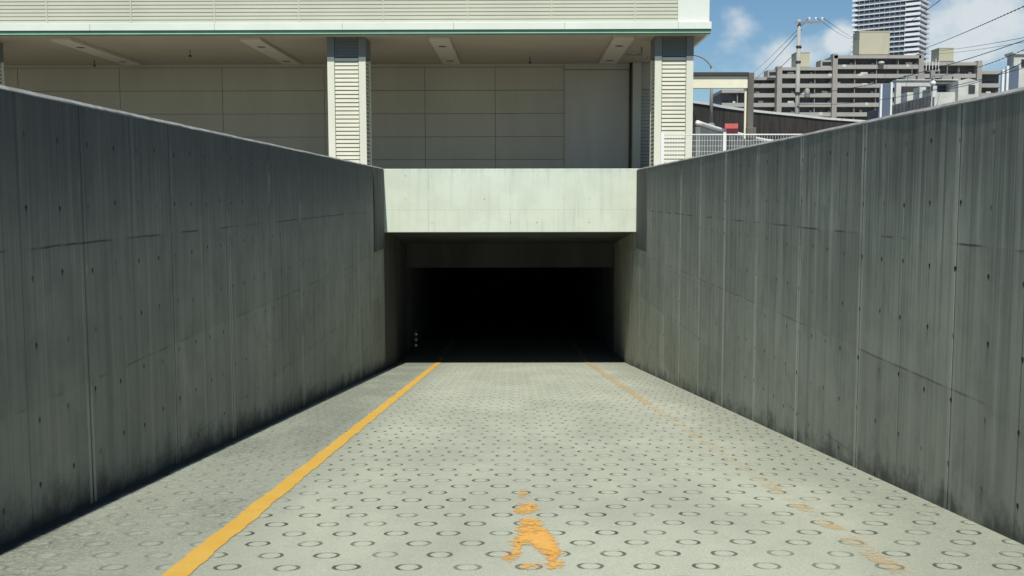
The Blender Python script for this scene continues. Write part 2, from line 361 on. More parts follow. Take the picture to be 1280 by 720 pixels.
M = {}
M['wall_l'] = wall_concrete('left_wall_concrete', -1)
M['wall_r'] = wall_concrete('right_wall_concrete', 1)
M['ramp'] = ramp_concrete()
M['yellow'] = paint_mat('yellow_road_paint', (0.64, 0.375, 0.055), (0.66, 0.42, 0.085), 1.0)
M['faded'] = paint_mat('faded_yellow_paint', (0.70, 0.46, 0.17), (0.64, 0.50, 0.28), 0.55)
M['orange'] = paint_mat('worn_orange_paint', (0.80, 0.40, 0.065), (0.80, 0.46, 0.12), 0.95)
M['asphalt'] = simple('asphalt', (0.16, 0.16, 0.15), 0.9, 0.2, 2.0)
M['paving'] = simple('pale_paving', (0.34, 0.33, 0.28), 0.9, 0.12, 1.5)
M['coping'] = simple('coping_concrete', (0.30, 0.30, 0.28), 0.85, 0.3, 6.0)
def lintel_mat():
    k = Kit('lintel_concrete')
    a = k.noise(None, 1.8, 5, 0.6); b = k.noise(k.scl(9, 1, 0.7), 1.0, 5, 0.6); c = k.noise(None, 9, 5, 0.7)
    base = k.mix(k.step(a, 0.35, 0.65), (0.675, 0.745, 0.615), (0.62, 0.68, 0.56))
    base = k.mix(k.step(b, 0.48, 0.72, 0, 0.34), base, (0.47, 0.53, 0.45))
    base = k.mix(k.step(c, 0.6, 0.8, 0, 0.15), base, (0.70, 0.74, 0.64))
    # shutter lines and tie holes
    for xx in (-1.93, 0.0, 1.62):
        br = k.step(k.noise(k.scl(1, 1, 1, (xx, 0, 0)), 2.5, 4), 0.42, 0.6, 0.1, 0.55)
        base = k.mix(k.ma('MULTIPLY', k.step(k.ma('ABSOLUTE', k.ma('SUBTRACT', k.x, xx)), 0.004, 0.014, 1, 0), br), base, (0.40, 0.45, 0.38))
    base = k.mix(k.ma('MULTIPLY', k.step(k.ma('ABSOLUTE', k.ma('SUBTRACT', k.z, CZ - 0.32)), 0.004, 0.016, 1, 0), k.step(c, 0.4, 0.6, 0.1, 0.4)), base, (0.42, 0.47, 0.40))
    base = k.mix(k.ma('MULTIPLY', k.step(k.z, WT - 0.16, WT + 0.01), k.step(b, 0.35, 0.65, 0.05, 0.35)), base, (0.36, 0.40, 0.36))
    cx = k.ma('DIVIDE', k.ma('ADD', k.x, 0.3), 0.62); cz = k.ma('DIVIDE', k.ma('SUBTRACT', k.z, CZ - 0.9), 0.55)
    dx = k.ma('MULTIPLY', k.ma('SUBTRACT', k.ma('FRACT', cx), 0.5), 0.62); dz = k.ma('MULTIPLY', k.ma('SUBTRACT', k.ma('FRACT', cz), 0.5), 0.55)
    rr = k.ma('SQRT', k.ma('ADD', k.ma('MULTIPLY', dx, dx), k.ma('MULTIPLY', dz, dz)))
    rnd = k.white(k.xyz(k.ma('FLOOR', cx), k.ma('FLOOR', cz), 1))
    base = k.mix(k.ma('MULTIPLY', k.step(rr, 0.012, 0.03, 1, 0), k.step(rnd, 0.3, 0.9, 0.05, 0.6)), base, (0.25, 0.29, 0.25))
    k.col(base); k.bump(k.noise(None, 40, 4, 0.7), 0.12, 0.01); k.rough(0.88)
    return k.m
M['lintel'] = lintel_mat()
M['tunnel'] = simple('shade_dark_tunnel_concrete', (0.068, 0.07, 0.066), 0.9, 0.3, 1.2, streak=True)  # concrete colour lowered to deepen the shade in the tunnel mouth
M['inner_shade'] = simple('shade_dark_inner_concrete', (0.15, 0.165, 0.175), 0.92, 0.3, 1.0)  # darkness of the inner tunnel, partly put into the base colour
M['siding'] = simple('cream_siding', (0.53, 0.545, 0.435), 0.55, 0.05, 0.6, bump=0)
M['panel_white'] = simple('white_panel', (0.74, 0.78, 0.70), 0.45, 0.04, 1.0, bump=0)
M['fascia'] = simple('fascia_white', (0.72, 0.78, 0.70), 0.4, 0.06, 0.7, bump=0)
M['green'] = simple('dark_green_trim', (0.025, 0.10, 0.05), 0.4, 0.15, 2.0, bump=0)
M['pale_green'] = simple('pale_green_trim', (0.42, 0.62, 0.48), 0.4, 0.1, 2.0, bump=0)
M['col_white'] = simple('column_cladding', (0.69, 0.70, 0.575), 0.5, 0.06, 1.3, streak=True, bump=0)
M['capital'] = simple('blue_grey_capital', (0.15, 0.16, 0.145), 0.55, 0.06, bump=0)
M['louvre'] = simple('louvre_slats', (0.63, 0.63, 0.51), 0.5, 0.06, 1.3, bump=0)
M['soffit'] = simple('soffit_panel', (0.405, 0.355, 0.27), 0.75, 0.06, 0.5)
M['backwall'] = simple('back_wall_panel', (0.415, 0.395, 0.315), 0.75, 0.08, 0.8, streak=True)
M['backgap'] = simple('panel_gap', (0.24, 0.225, 0.185), 0.8)
M['shutter'] = simple('grey_beige_metal', (0.40, 0.39, 0.33), 0.5, 0.1, 0.9, streak=True)
M['strip'] = simple('soffit_strip', (0.55, 0.50, 0.41), 0.7, 0.04)
M['dark'] = simple('dark_metal', (0.05, 0.05, 0.05), 0.5, 0.1)
M['grey'] = simple('grey_metal', (0.28, 0.28, 0.27), 0.5, 0.1)
M['body'] = simple('building_render', (0.55, 0.55, 0.46), 0.8, 0.08)
M['darkwall'] = simple('dark_stained_concrete', (0.042, 0.037, 0.032), 0.9, 0.5, 5.0, streak=True)
M['whitecap'] = simple('white_coping', (0.78, 0.78, 0.74), 0.6, 0.05)
M['deck'] = simple('deck_concrete', (0.30, 0.30, 0.28), 0.9, 0.1)
M['palewall'] = simple('pale_concrete', (0.22, 0.235, 0.22), 0.9, 0.15, 2.0, streak=True)
M['whitemetal'] = simple('white_painted_steel', (0.80, 0.82, 0.80), 0.4, 0.04, bump=0)
M['cream'] = simple('cream_beam', (0.80, 0.79, 0.62), 0.6, 0.05)
M['brownpost'] = simple('weathered_post', (0.13, 0.125, 0.105), 0.8, 0.2, 4.0, streak=True)
M['redsign'] = simple('faded_red', (0.60, 0.13, 0.13), 0.6, 0.08)
M['apt'] = simple('taupe_tile', (0.36, 0.345, 0.315), 0.8, 0.06, 0.15)
M['apt_pillar'] = simple('taupe_pillar', (0.33, 0.31, 0.28), 0.8, 0.06, 0.15)
M['apt_back'] = simple('recessed_wall', (0.16, 0.15, 0.135), 0.8, 0.15, 0.3)
M['glassd'] = simple('dark_glass', (0.03, 0.035, 0.04), 0.12, 0.2, 0.4, bump=0)
M['roofbox'] = simple('beige_render', (0.47, 0.45, 0.33), 0.8, 0.05, 0.2)
M['tower_white'] = simple('white_tower_slab', (0.80, 0.83, 0.86), 0.6, 0.05, 0.1)
M['tower_glass'] = simple('tower_glazing', (0.06, 0.075, 0.09), 0.2, 0.3, 0.12, bump=0)
M['tower_rail'] = simple('tower_glass_rail', (0.17, 0.205, 0.23), 0.25, 0.2, 0.2, bump=0)
M['pole'] = simple('concrete_pole', (0.36, 0.36, 0.33), 0.8, 0.1, 2.0)
M['wire'] = simple('black_cable', (0.02, 0.02, 0.022), 0.6, 0.1)
M['bluepanel'] = simple('blue_grey_panel', (0.115, 0.15, 0.20), 0.35, 0.1, 0.6, bump=0)
M['whiterend'] = simple('white_render', (0.56, 0.575, 0.53), 0.8, 0.2, 0.9)
M['reflect'] = simple('reflective_tape', (0.95, 0.95, 0.92), 0.3, 0.02, bump=0)

# ------------------------------------------------------------ ground, ramp, tunnel floor
Y0 = -(RH - CZ) / SL            # where the ramp meets the street
HW, WTH = 3.0, 0.30
g = MB(); E = 2500; YT = 24.6
gx = HW + WTH + 0.02
g.quad((-E, -E, 0), (E, -E, 0), (E, Y0 - 4, 0), (-E, Y0 - 4, 0))
g.quad((-E, Y0 - 4, 0), (-gx + .04, Y0 - 4, 0), (-gx + .04, YT, 0), (-E, YT, 0))
g.quad((gx - .04, Y0 - 4, 0), (E, Y0 - 4, 0), (E, YT, 0), (gx - .04, YT, 0))
g.quad((-E, YT, 0), (E, YT, 0), (E, 3000, 0), (-E, 3000, 0))
tag(g.build('ground', M['asphalt']), kind='structure')
g = MB(); g.quad((-26, 24.6, 0.004), (9, 24.6, 0.004), (9, 38, 0.004), (-26, 38, 0.004))
tag(g.build('pavement', M['paving']), kind='structure')
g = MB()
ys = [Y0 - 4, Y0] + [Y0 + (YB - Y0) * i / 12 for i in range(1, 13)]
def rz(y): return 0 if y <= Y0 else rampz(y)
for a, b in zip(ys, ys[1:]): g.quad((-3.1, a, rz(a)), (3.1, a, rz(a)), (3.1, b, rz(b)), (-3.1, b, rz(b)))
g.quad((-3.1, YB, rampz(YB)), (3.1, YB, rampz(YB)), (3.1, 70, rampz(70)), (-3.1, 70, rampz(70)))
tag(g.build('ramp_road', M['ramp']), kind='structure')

# painted lines and the worn arrow
def paint_sheet(name, mat, x0, x1, y0, y1, step, fn, keep=0.0, sx=None):
    sx = sx or step
    nx, ny = max(2, int(round((x1 - x0) / sx))), int(round((y1 - y0) / step))
    vs, at = [], []
    for j in range(ny + 1):
        for i in range(nx + 1):
            x = x0 + (x1 - x0) * i / nx; y = y0 + (y1 - y0) * j / ny
            vs.append((x, y, rampz(y) + 0.004)); at.append(fn(x, y))
    fs = []
    for j in range(ny):
        for i in range(nx):
            a = j * (nx + 1) + i; q = (a, a + 1, a + nx + 2, a + nx + 1)
            if max(at[t] for t in q) > keep: fs.append(q)
    used = sorted({t for q in fs for t in q}); mp_ = {t: n for n, t in enumerate(used)}
    me = bpy.data.meshes.new(name); me.from_pydata([vs[t] for t in used], [], [tuple(mp_[t] for t in q) for q in fs]); me.update()
    a_ = me.attributes.new('paint', 'FLOAT', 'POINT')
    for n, t in enumerate(used): a_.data[n].value = at[t]
    me.materials.append(mat); o = bpy.data.objects.new(name, me); COL.objects.link(o)
    return o
def ss(a, b, v):
    t = max(0, min(1, (v - a) / (b - a))); return t * t * (3 - 2 * t)
pa, pb = RP(216, 720), RP(544, 456.5)
lx = lambda y: pa.x + (pb.x - pa.x) * (y - pa.y) / (pb.y - pa.y)
lw = 0.068
def f_left(x, y):
    wob = 0.006 * math.sin(y * 5.1) + 0.004 * math.sin(y * 17.3 + 1)
    d = abs(x - lx(y) - wob)
    return 1.5 * ss(lw + 0.010, lw - 0.012, d)
xs_ = (min(pa.x, pb.x) - 0.16, max(pa.x, pb.x) + 0.16)
o = paint_sheet('yellow_lane_line', M['yellow'], xs_[0], xs_[1], -6, 34, 0.05, lambda x, y: f_left(x, y) if y < 26.4 else f_left(x, y) * 0.3, 0.0, 0.012)
tag(o, kind='structure')
pc, pd = RP(1112, 708), RP(739, 457)
rx = lambda y: pc.x + (pd.x - pc.x) * (y - pc.y) / (pd.y - pc.y)
spots = [(855, 545, .30, 1.0), (915, 573, .35, .75), (1007, 633, .14, 1.15), (1041, 659, .20, 1.1), (1105, 703, .10, 1.2), (970, 606, .35, .62), (1070, 682, .2, .7)]
spots = [(RP(a, b).y, c, d) for a, b, c, d in spots]
def f_right(x, y):
    d = abs(x - rx(y)); e = ss(lw + 0.012, lw - 0.014, d)
    s = 0.36
    if y > 12.2: s = 0.36 + 0.34 * ss(12.2, 16.5, y)
    if y > 26.4: s = 0.7
    for c, wd, st in spots: s = max(s, .54 * st * math.exp(-((y - c + .35 * (x - rx(y))) / wd) ** 2))
    return e * s
o = paint_sheet('faded_lane_line', M['faded'], min(pc.x, pd.x) - .16, max(pc.x, pd.x) + .16, 3, 45, 0.05, f_right, 0.02, 0.015)
tag(o, kind='structure')
# the arrow: what is left of its head and shaft
ar = [[(648, 612), (656, 610), (660, 618), (654, 624), (647, 620)],
      [(643, 636), (648, 629), (668, 630), (671, 640), (655, 644), (642, 642)],
      [(649, 648), (672, 648), (680, 660), (692, 672), (701, 688), (707, 694), (698, 697), (704, 706), (700, 712), (684, 712), (680, 700), (670, 690), (662, 677), (654, 680), (649, 690), (650, 700), (640, 704), (626, 703), (624, 697), (640, 690), (645, 675), (648, 664)],
      [(646, 703), (678, 702), (676, 712), (650, 712)]]
ar = [[(lambda q: (q.x, q.y))(RP(*p)) for p in poly] for poly in ar]
def sdf(poly, x, y):
    ins = False; dm = 9
    for (x0, y0), (x1, y1) in zip(poly, poly[1:] + poly[:1]):
        if (y0 > y) != (y1 > y) and x < (x1 - x0) * (y - y0) / (y1 - y0) + x0: ins = not ins
        dx, dy = x1 - x0, y1 - y0; t = max(0, min(1, ((x - x0) * dx + (y - y0) * dy) / (dx * dx + dy * dy + 1e-9)))
        dm = min(dm, math.hypot(x - x0 - t * dx, y - y0 - t * dy))
    return dm if ins else -dm
ax_ = [p[0] for q in ar for p in q]; ay_ = [p[1] for q in ar for p in q]
wt = [0.42, 0.64, 0.76, 0.42]
f_ar = lambda x, y: max(wt[i] * ss(-0.06, 0.05, sdf(q, x, y)) for i, q in enumerate(ar))
o = paint_sheet('road_arrow', M['orange'], min(ax_) - .05, max(ax_) + .05, min(ay_) - .1, max(ay_) + .1, 0.02, f_ar, 0.02, 0.008)
tag(o, kind='structure')

# ------------------------------------------------------------ retaining walls
YL = 24.1                         # portal plane
def retaining(side, mat, label):
    b = thing('retaining_wall', (side * (HW + WTH / 2), 6, -3), label, 'wall')
    m = MB(); ys = [Y0 - 3.9]
    y = JY[side]
    while y - 1.85 > Y0: y -= 1.85
    xs = [HW]
    pts = [(HW, Y0 - 3.9)]
    while y < YL - 0.2:
        major = True
        wd, dp = 0.011, 0.014
        pts += [(HW, y - wd), (HW + dp, y - wd * 0.45), (HW + dp, y + wd * 0.45), (HW, y + wd)]
        y += 1.85
    pts += [(HW, YL + 0.0)]
    pts = [(side * x, yy) for x, yy in pts]
    out = [(side * (HW + WTH), YL), (side * (HW + WTH), Y0 - 3.9)]
    poly = pts + out
    if side > 0: pass
    else: poly = poly[::-1]
    WT = WTS[side]
    m.prism(poly, -6.8, WT - 0.035)
    m.build('wall_panel', mat, b)
    # slightly uneven top arris that catches the sun
    c = MB(); n = 120; prev = None
    yy = [Y0 - 3.9 + (YL - Y0 + 3.9) * i / n for i in range(n + 1)]
    for i, yv in enumerate(yy):
        j = random.uniform(-0.004, 0.004); jx = random.uniform(-0.003, 0.003)
        cur = [(side * (HW - 0.004 + jx), yv, WT - 0.036), (side * (HW - 0.004 + jx), yv, WT - 0.025 + j), (side * (HW + 0.020), yv, WT - .002 + j * .5), (side * (HW + WTH + .004), yv, WT), (side * (HW + WTH + .004), yv, WT - 0.036)]
        if prev:
            for a in range(4):
                c.quad(prev[a], cur[a], cur[a + 1], prev[a + 1]) if side > 0 else c.quad(prev[a + 1], cur[a + 1], cur[a], prev[a])
        prev = cur
    c.build('coping', M['coping'], b)
    # bearing block of stained concrete beside the portal beam
    k = MB(); k.box(*sorted((side * (HW - 0.02), side * (HW + 0.05))), 22.35, YL - 0.004, CZ - 1.23, WT - 0.04)
    k.build('bearing_block', M['stain'], b)
    return b
def stain_mat():
    k = Kit('stained_bearing_concrete')
    s1 = k.noise(k.scl(1, 9, 0.15), 1.0, 5, 0.65); s2 = k.noise(k.scl(1, 24, 0.4), 1.0, 3, 0.6)
    base = k.mix(k.step(s1, 0.4, 0.6), (0.035, 0.037, 0.034), (0.12, 0.125, 0.11))
    base = k.mix(k.step(s2, 0.6, 0.75, 0, 0.7), base, (0.22, 0.23, 0.20))
    k.col(base); k.bump(s1, 0.1, 0.01); return k.m
M['stain'] = stain_mat()
retaining(-1, M['wall_l'], 'tall stained grey concrete retaining wall along the left of the ramp, in full shade')
retaining(1, M['wall_r'], 'tall streaked grey concrete retaining wall along the right of the ramp, grazed by sun')

# ------------------------------------------------------------ portal and tunnel
t = thing('tunnel_portal', (0, YL, -4), 'dark underpass mouth below a pale concrete beam at the foot of the ramp', 'tunnel')
LB = CZ - 0.855; TH = 5.2
b = MB(); b.box(-HW - WTH, HW + WTH, YL, YL + 0.5, LB, WT - 0.004); b.build('portal_beam', M['lintel'], t, bevel=0.012)
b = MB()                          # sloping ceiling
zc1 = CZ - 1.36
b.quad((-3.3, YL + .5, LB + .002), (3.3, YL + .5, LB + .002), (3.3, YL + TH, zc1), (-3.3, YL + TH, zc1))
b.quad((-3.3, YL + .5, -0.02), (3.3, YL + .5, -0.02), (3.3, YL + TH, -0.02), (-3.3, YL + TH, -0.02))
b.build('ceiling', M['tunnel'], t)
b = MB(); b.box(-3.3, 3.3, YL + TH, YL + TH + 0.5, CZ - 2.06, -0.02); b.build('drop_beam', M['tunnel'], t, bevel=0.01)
b = MB(); b.box(-3.3, 3.3, YL + TH + .5, 70, CZ - 2.03, CZ - 1.9); b.build('inner_ceiling', M['inner_shade'], t)
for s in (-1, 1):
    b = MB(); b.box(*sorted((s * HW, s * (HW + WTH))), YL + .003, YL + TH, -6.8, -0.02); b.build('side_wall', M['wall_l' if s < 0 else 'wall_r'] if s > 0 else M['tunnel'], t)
    b = MB(); b.box(*sorted((s * (HW + .002), s * (HW + WTH))), YL + TH, 70, -9, -0.02); b.build('inner_side_wall', M['inner_shade'], t)
b = MB(); b.box(-3.3, 3.3, 70, 70.3, -9, -0.02); b.build('end_wall', M['inner_shade'], t)
# flexible post with reflective bands just inside on the left
q = P(520, 440, 28.6); base = Vector((q.x, 28.6, rampz(28.6)))
d = thing('delineator_post', base, 'small dark flexible post with three reflective bands inside the tunnel mouth', 'post')
MB().lathe(base, [(0.11, 0), (0.10, 0.03), (0.045, 0.05), (0.04, 0.06)]).build('foot', M['dark'], d, smooth=True)
MB().lathe(base, [(0.038, 0.06), (0.036, 0.70), (0.02, 0.72)]).build('shaft', M['dark'], d, smooth=True)
for z in (0.24, 0.40, 0.56): MB().lathe(base, [(0.040, z), (0.040, z + 0.06)]).build('reflective_band', M['reflect'], d, smooth=True)

# ------------------------------------------------------------ building over the tunnel
Y1, YC, YW = 29.6, 30.0, 36.0
def hz(py, y): return P(640, py, y).z
def hx(px, y, py=100): return P(px, py, y).x
ZS = hz(43.6, Y1)
bl = thing('commercial_building', (-5, Y1, 0), 'long cream louvred building on square columns above the tunnel mouth', 'building')
bl.rotation_euler.z = R(-0.6)
XL, XR = -24.0, hx(886, Y1, 40)
z_w0, z_w1 = hz(37.6, Y1), hz(28.8, Y1)
# soffit / floor slab, upper body
b = MB(); b.box(XL, XR - .012, Y1 + .02, YW + 14, ZS + .006, ZS + 0.12); b.build('soffit', M['soffit'], bl)
b = MB(); b.box(XL + .05, XR - .06, Y1 + .12, YW + 14, ZS + 0.125, 9.3); b.build('upper_wall', M['body'], bl)
b = MB(); b.box(XL - .05, XR + .05, Y1 - .05, YW + 14.1, 9.3, 9.5); b.build('roof_edge', M['fascia'], bl)
# fascia: dark green drip, pale green lip, green groove, white band
b = MB()
b.box(XL, XR + 0.04, Y1 - .07, Y1 + .02, hz(40.9, Y1), hz(37.8, Y1)); b.build('green_trim', M['green'], bl)
b = MB(); b.box(XL, XR + 0.03, Y1 - .06, Y1 + .02, ZS, hz(42.3, Y1)); b.build('green_trim', M['green'], bl)
b = MB(); b.box(XL, XR + 0.035, Y1 - .065, Y1 + .02, hz(42.2, Y1), hz(41.0, Y1)); b.build('lip_trim', M['pale_green'], bl)
b = MB(); b.box(XL, XR + 0.05, Y1 - .09, Y1 + .02, hz(37.7, Y1), z_w1); b.build('white_band', M['fascia'], bl, bevel=.006)
b = MB(); b.box(XR - .05, XR + 0.03, Y1 + .02, YW + 14, ZS, z_w1); b.build('side_fascia', M['fascia'], bl)
# joints of the fascia
for px in (113, 269, 429, 568, 706, 847): x = hx(px, Y1, 35); MB().box(x - .005, x + .005, Y1 - .093, Y1 - .088, hz(37.7, Y1) + .002, z_w1 - .004).build('fascia_joint', M['grey'], bl)
# louvred siding
XP = hx(847, Y1, 20); b = MB(); pitch = 0.1045; z = z_w1 + .004; prof = []
while z < 9.2:
    prof += [(Y1 + .036, z), (Y1 + .012, z + .010), (Y1 + .018, z + pitch - .016), (Y1 + .036, z + pitch - .010)]; z += pitch
b.extrude_x(prof, XL, XP); b.build('louvred_siding', M['siding'], bl)
for px in (-48, 57, 163, 268, 374, 480, 585, 690, 794):
    x = hx(px, Y1, 15); MB().box(x - .022, x + .022, Y1 - .002, Y1 + .06, z_w1 + .003, 9.2).build('siding_batten', M['siding'], bl)
b = MB(); b.box(XP + .003, XR, Y1 - .01, Y1 + .12, z_w1 + .003, 9.2); b.build('corner_panel', M['panel_white'], bl, bevel=.01)
b = MB(); b.box(XR - .04, XR + .012, Y1 + .123, YW + 14, z_w1 + .003, 9.2); b.build('side_panel', M['panel_white'], bl)

# columns
def column(px0, px1):
    x0, x1 = hx(px0, YC, 100), hx(px1, YC, 100); yd = YC + 1.0; fl = 0.205
    c = MB(); ft = .07
    c.box(x0, x0 + fl, YC, YC + ft, 0.0, ZS); c.box(x1 - fl, x1, YC, YC + ft, 0, ZS); c.box(x0, x0 + fl, yd - ft, yd, 0, ZS); c.box(x1 - fl, x1, yd - ft, yd, 0, ZS)
    o = c.build('column', M['col_white'], bl, bevel=.008)
    zc = hz(71.0, YC); p_ = .088
    for xa, xb in ((x0 - .003, x0 + fl + .003), (x1 - fl - .003, x1 + .003)): MB().box(xa, xb, YC - .003, YC + 1.003, zc, ZS + .002).build('capital', M['capital'], o)
    cl_ = MB(); zz = zc + .01
    capl = M['capital']
    cl_.box(x0 + fl + .014, x1 - fl - .014, YC + .03, YC + .9, zc, ZS + .002)
    while zz < ZS - .05:
        cl_.quad((x0 + fl + .014, YC - .002, zz), (x1 - fl - .014, YC - .002, zz), (x1 - fl - .014, YC + .028, zz + p_ - .014), (x0 + fl + .014, YC + .028, zz + p_ - .014)); zz += p_
    cl_.build('capital_louvre', M['capital'], o)
    lv = MB(); n = int(hz(71.0, YC) / 0.115); p = hz(71.0, YC) / n
    core = MB().box(x0 + .07, x1 - .07, YC + .07, yd - .07, 0, ZS - .002)
    for i in range(n):
        z0 = i * p
        for (za, zb, o1, o2) in ((z0 + .004, z0 + p - .028, 0.012, 0.028),):
            xa, xb = x0 + fl + .012, x1 - fl - .012
            # front and rear
            lv.quad((xa, YC + o1, za), (xb, YC + o1, za), (xb, YC + o2, zb), (xa, YC + o2, zb)); lv.quad((xa, YC + .075, za - .012), (xb, YC + .075, za - .012), (xb, YC + o1, za), (xa, YC + o1, za))
            lv.quad((xa, YC + o2, zb), (xb, YC + o2, zb), (xb, YC + .07, zb + .01), (xa, YC + .07, zb + .01))
            ya, yb = YC + ft + .004, yd - ft - .004
            for sx, xx in ((1, x0), (-1, x1)):
                lv.quad((xx + sx * o1, ya, za), (xx + sx * o1, yb, za), (xx + sx * o2, yb, zb - .03), (xx + sx * o2, ya, zb - .03)); lv.quad((xx + sx * .07, ya, za - .012), (xx + sx * .07, yb, za - .012), (xx + sx * o1, yb, za), (xx + sx * o1, ya, za))
                lv.quad((xx + sx * o2, ya, zb - .03), (xx + sx * o2, yb, zb - .03), (xx + sx * .07, yb, zb - .02), (xx + sx * .07, ya, zb - .02))
    lv.build('louvre', M['louvre'], o)
    core.build('core', M['dark'], o)
for a, b_ in ((-466, -418), (-66, -18), (409.5, 457.5), (818, 866)): column(a, b_)

# back wall of the undercroft: separate sheets with open joints
b = MB(); b.box(XL, XR - .1, YW + .03, YW + .25, 0, ZS); b.build('wall_backing', M['backgap'], bl)
cols = [-360, -240, -110, 18, 146, 275, 403, 441, 529, 617, 703]; rows = [300, 257, 228, 199.5, 171, 142, 113, 84]
b = MB(); gp = 0.009
for r0, r1 in zip(rows, rows[1:]):
    for c0, c1 in zip(cols, cols[1:]):
        xa, xb = hx(c0, YW), hx(c1, YW); za, zb = max(0.01, hz(r0, YW)), hz(r1, YW)
        if zb < 0.05: continue
        b.box(xa + gp, xb - gp, YW + random.uniform(0, .004), YW + .028, za + gp, zb - gp)
b.build('wall_panel', M['backwall'], bl)
b = MB(); b.box(XL, hx(703, YW), YW + .002, YW + .029, hz(84, YW) + gp, ZS); b.build('wall_head', M['backwall'], bl)
xa, xb = hx(703, YW) + .012, hx(784, YW)
b = MB(); b.box(xa, xb, YW + .006, YW + .028, 0, hz(88, YW)); b.build('plain_shutter', M['shutter'], bl)
b = MB(); b.box(xa, xb + .02, YW - .02, YW + .028, hz(87, YW), ZS); b.box(xb - .06, xb, YW - .02, YW + .005, 0, hz(88, YW)); b.build('shutter_frame', M['shutter'], bl)
b = MB(); b.box(hx(787.5, YW), hx(798, YW), YW - .35, YW + .02, 0, ZS); b.build('pilaster', M['shutter'], bl, bevel=.01)
b = MB(); b.lathe((hx(785.5, YW - .1), YW - .10, 0), [(0.03, 0), (0.03, ZS)], 12); b.build('downpipe', M['dark'], bl, smooth=True)
b = MB(); xa, xb = hx(798, YW) + .01, hx(850, YW); z = 0.02; i = 0
while z < ZS - .9:
    b.quad((xa, YW - .03, z), (xb, YW - .03, z), (xb, YW, z + .10), (xa, YW, z + .10)); b.quad((xa, YW, z - .015), (xb, YW, z - .015), (xb, YW - .03, z), (xa, YW - .03, z)); z += .118
b.box(xa, xb, YW - .02, YW + .02, z, ZS); b.build('louvre_panel', M['shutter'], bl)
# soffit strips with recessed fittings
for x0 in (-18.9, -13.35, -7.85, -2.36, 2.98):
    b = MB(); b.box(x0, x0 + .6, 29.95, 35.45, ZS - .085, ZS + .004); s_ = b.build('light_strip', M['strip'], bl, bevel=.006)
    for yy in (31.3, 34.6):
        MB().lathe((x0 + .3, yy, ZS - .0875), [(0.13, 0.0), (0.13, 0.003)], 20).build('downlight', M['dark'], s_)
# little fittings under the soffit
def ceiling_fitting(px, py, y):
    q = P(px, py, y); m_ = MB(); m_.tube([(q.x, y, ZS + .002), (q.x, y, ZS - .16)], 0.012); m_.lathe((q.x, y, ZS - .22), [(0.02, 0), (0.055, .02), (0.05, .05), (0.015, .07)], 10); m_.build('sprinkler', M['dark'], bl, smooth=True)
for a in ((115, 79, 34.8), (661, 78, 34.3), (236, 62, 32.5)): ceiling_fitting(*a)
b = MB(); q = P(801, 68, 32.2)
b.tube([(q.x, 32.2, ZS), (q.x, 32.2, ZS - .28), (q.x + .03, 32.2, ZS - .38), (q.x + .14, 32.2, ZS - .40), (q.x + .2, 32.2, ZS - .30)], .025); b.build('service_pipe', M['grey'], bl, smooth=True); b = MB(); q2 = P(789, 70, 33); b.tube([(q2.x - .2, 33, ZS - .1), (q2.x, 33, ZS - .16), (q2.x + .3, 33, ZS - .1)], .035); b.build('service_pipe', M['grey'], bl, smooth=True)

# ------------------------------------------------------------ mesh fence beside the building
YF = 28.3
zf = P(900, 168.6, YF).z
xf0, xf1 = P(828, 180, YF).x, 10.4
fn = thing('mesh_fence', (xf0, YF, 0), 'white welded mesh fence on the street beside the right column', 'fence')
m_ = MB(); z = 0.12
while z < zf - .06: m_.box(xf0, xf1, YF - .003, YF + .003, z - .003, z + .003); z += .15
x = xf0 + .05
while x < xf1: m_.box(x - .003, x + .003, YF - .0095, YF - .0035, .08, zf - .02); x += .075
m_.build('mesh_panel', M['whitemetal'], fn)
MB().tube([(xf0, YF, zf), (xf1, YF, zf)], .018).build('top_rail', M['whitemetal'], fn, smooth=True)
x = xf0
for x in [P(828, 180, YF).x, P(905.5, 180, YF).x, P(1060, 180, YF).x]:
    MB().box(x - .04, x + .04, YF - .055, YF - .0105, 0, zf + .06).build('post', M['whitemetal'], fn)

# ------------------------------------------------------------ elevated curved road behind it
dk = []                            # outer (far) edge and inner (near) edge in plan
far = [(6.2, 38.9)] + [(P(px, py, y).x, y) for px, py, y in ((880, 134, 40.6), (900, 138, 42.0), (930, 141.5, 43.6), (965, 145, 45.2), (1000, 148, 46.8), (1040, 151.5, 48.8))] + [(19.5, 51.5), (26, 54)]
near = [(5.95, 32.6), (7.0, 35.2), (8.3, 38.0), (9.6, 40.8), (10.9, 43.4), (12.6, 45.4), (15.0, 47.6), (19.4, 50.2), (25.9, 52.6)]
zt = 3.66
w1 = thing('curved_barrier_wall', (far[3][0], far[3][1], 0), 'dark stained curved ramp wall with a white coping right of the building', 'wall')
m_ = MB(); c_ = MB()
def ribbon(pts, wd, z0, z1, mb):
    vs = []
    for i, p in enumerate(pts):
        a, b = Vector(pts[max(i - 1, 0)][:2]), Vector(pts[min(i + 1, len(pts) - 1)][:2]); d = (b - a).normalized(); n = Vector((-d.y, d.x)) * wd / 2
        q = Vector(p[:2]); k0 = z0[i] if isinstance(z0, list) else z0; k1 = z1[i] if isinstance(z1, list) else z1
        vs.append([(q.x - n.x, q.y - n.y, k0), (q.x - n.x, q.y - n.y, k1), (q.x + n.x, q.y + n.y, k1), (q.x + n.x, q.y + n.y, k0)])
    for a, b in zip(vs, vs[1:]):
        for j in range(4): mb.quad(a[j], b[j], b[(j + 1) % 4], a[(j + 1) % 4])
    mb.quad(*vs[0]); mb.quad(*vs[-1][::-1])
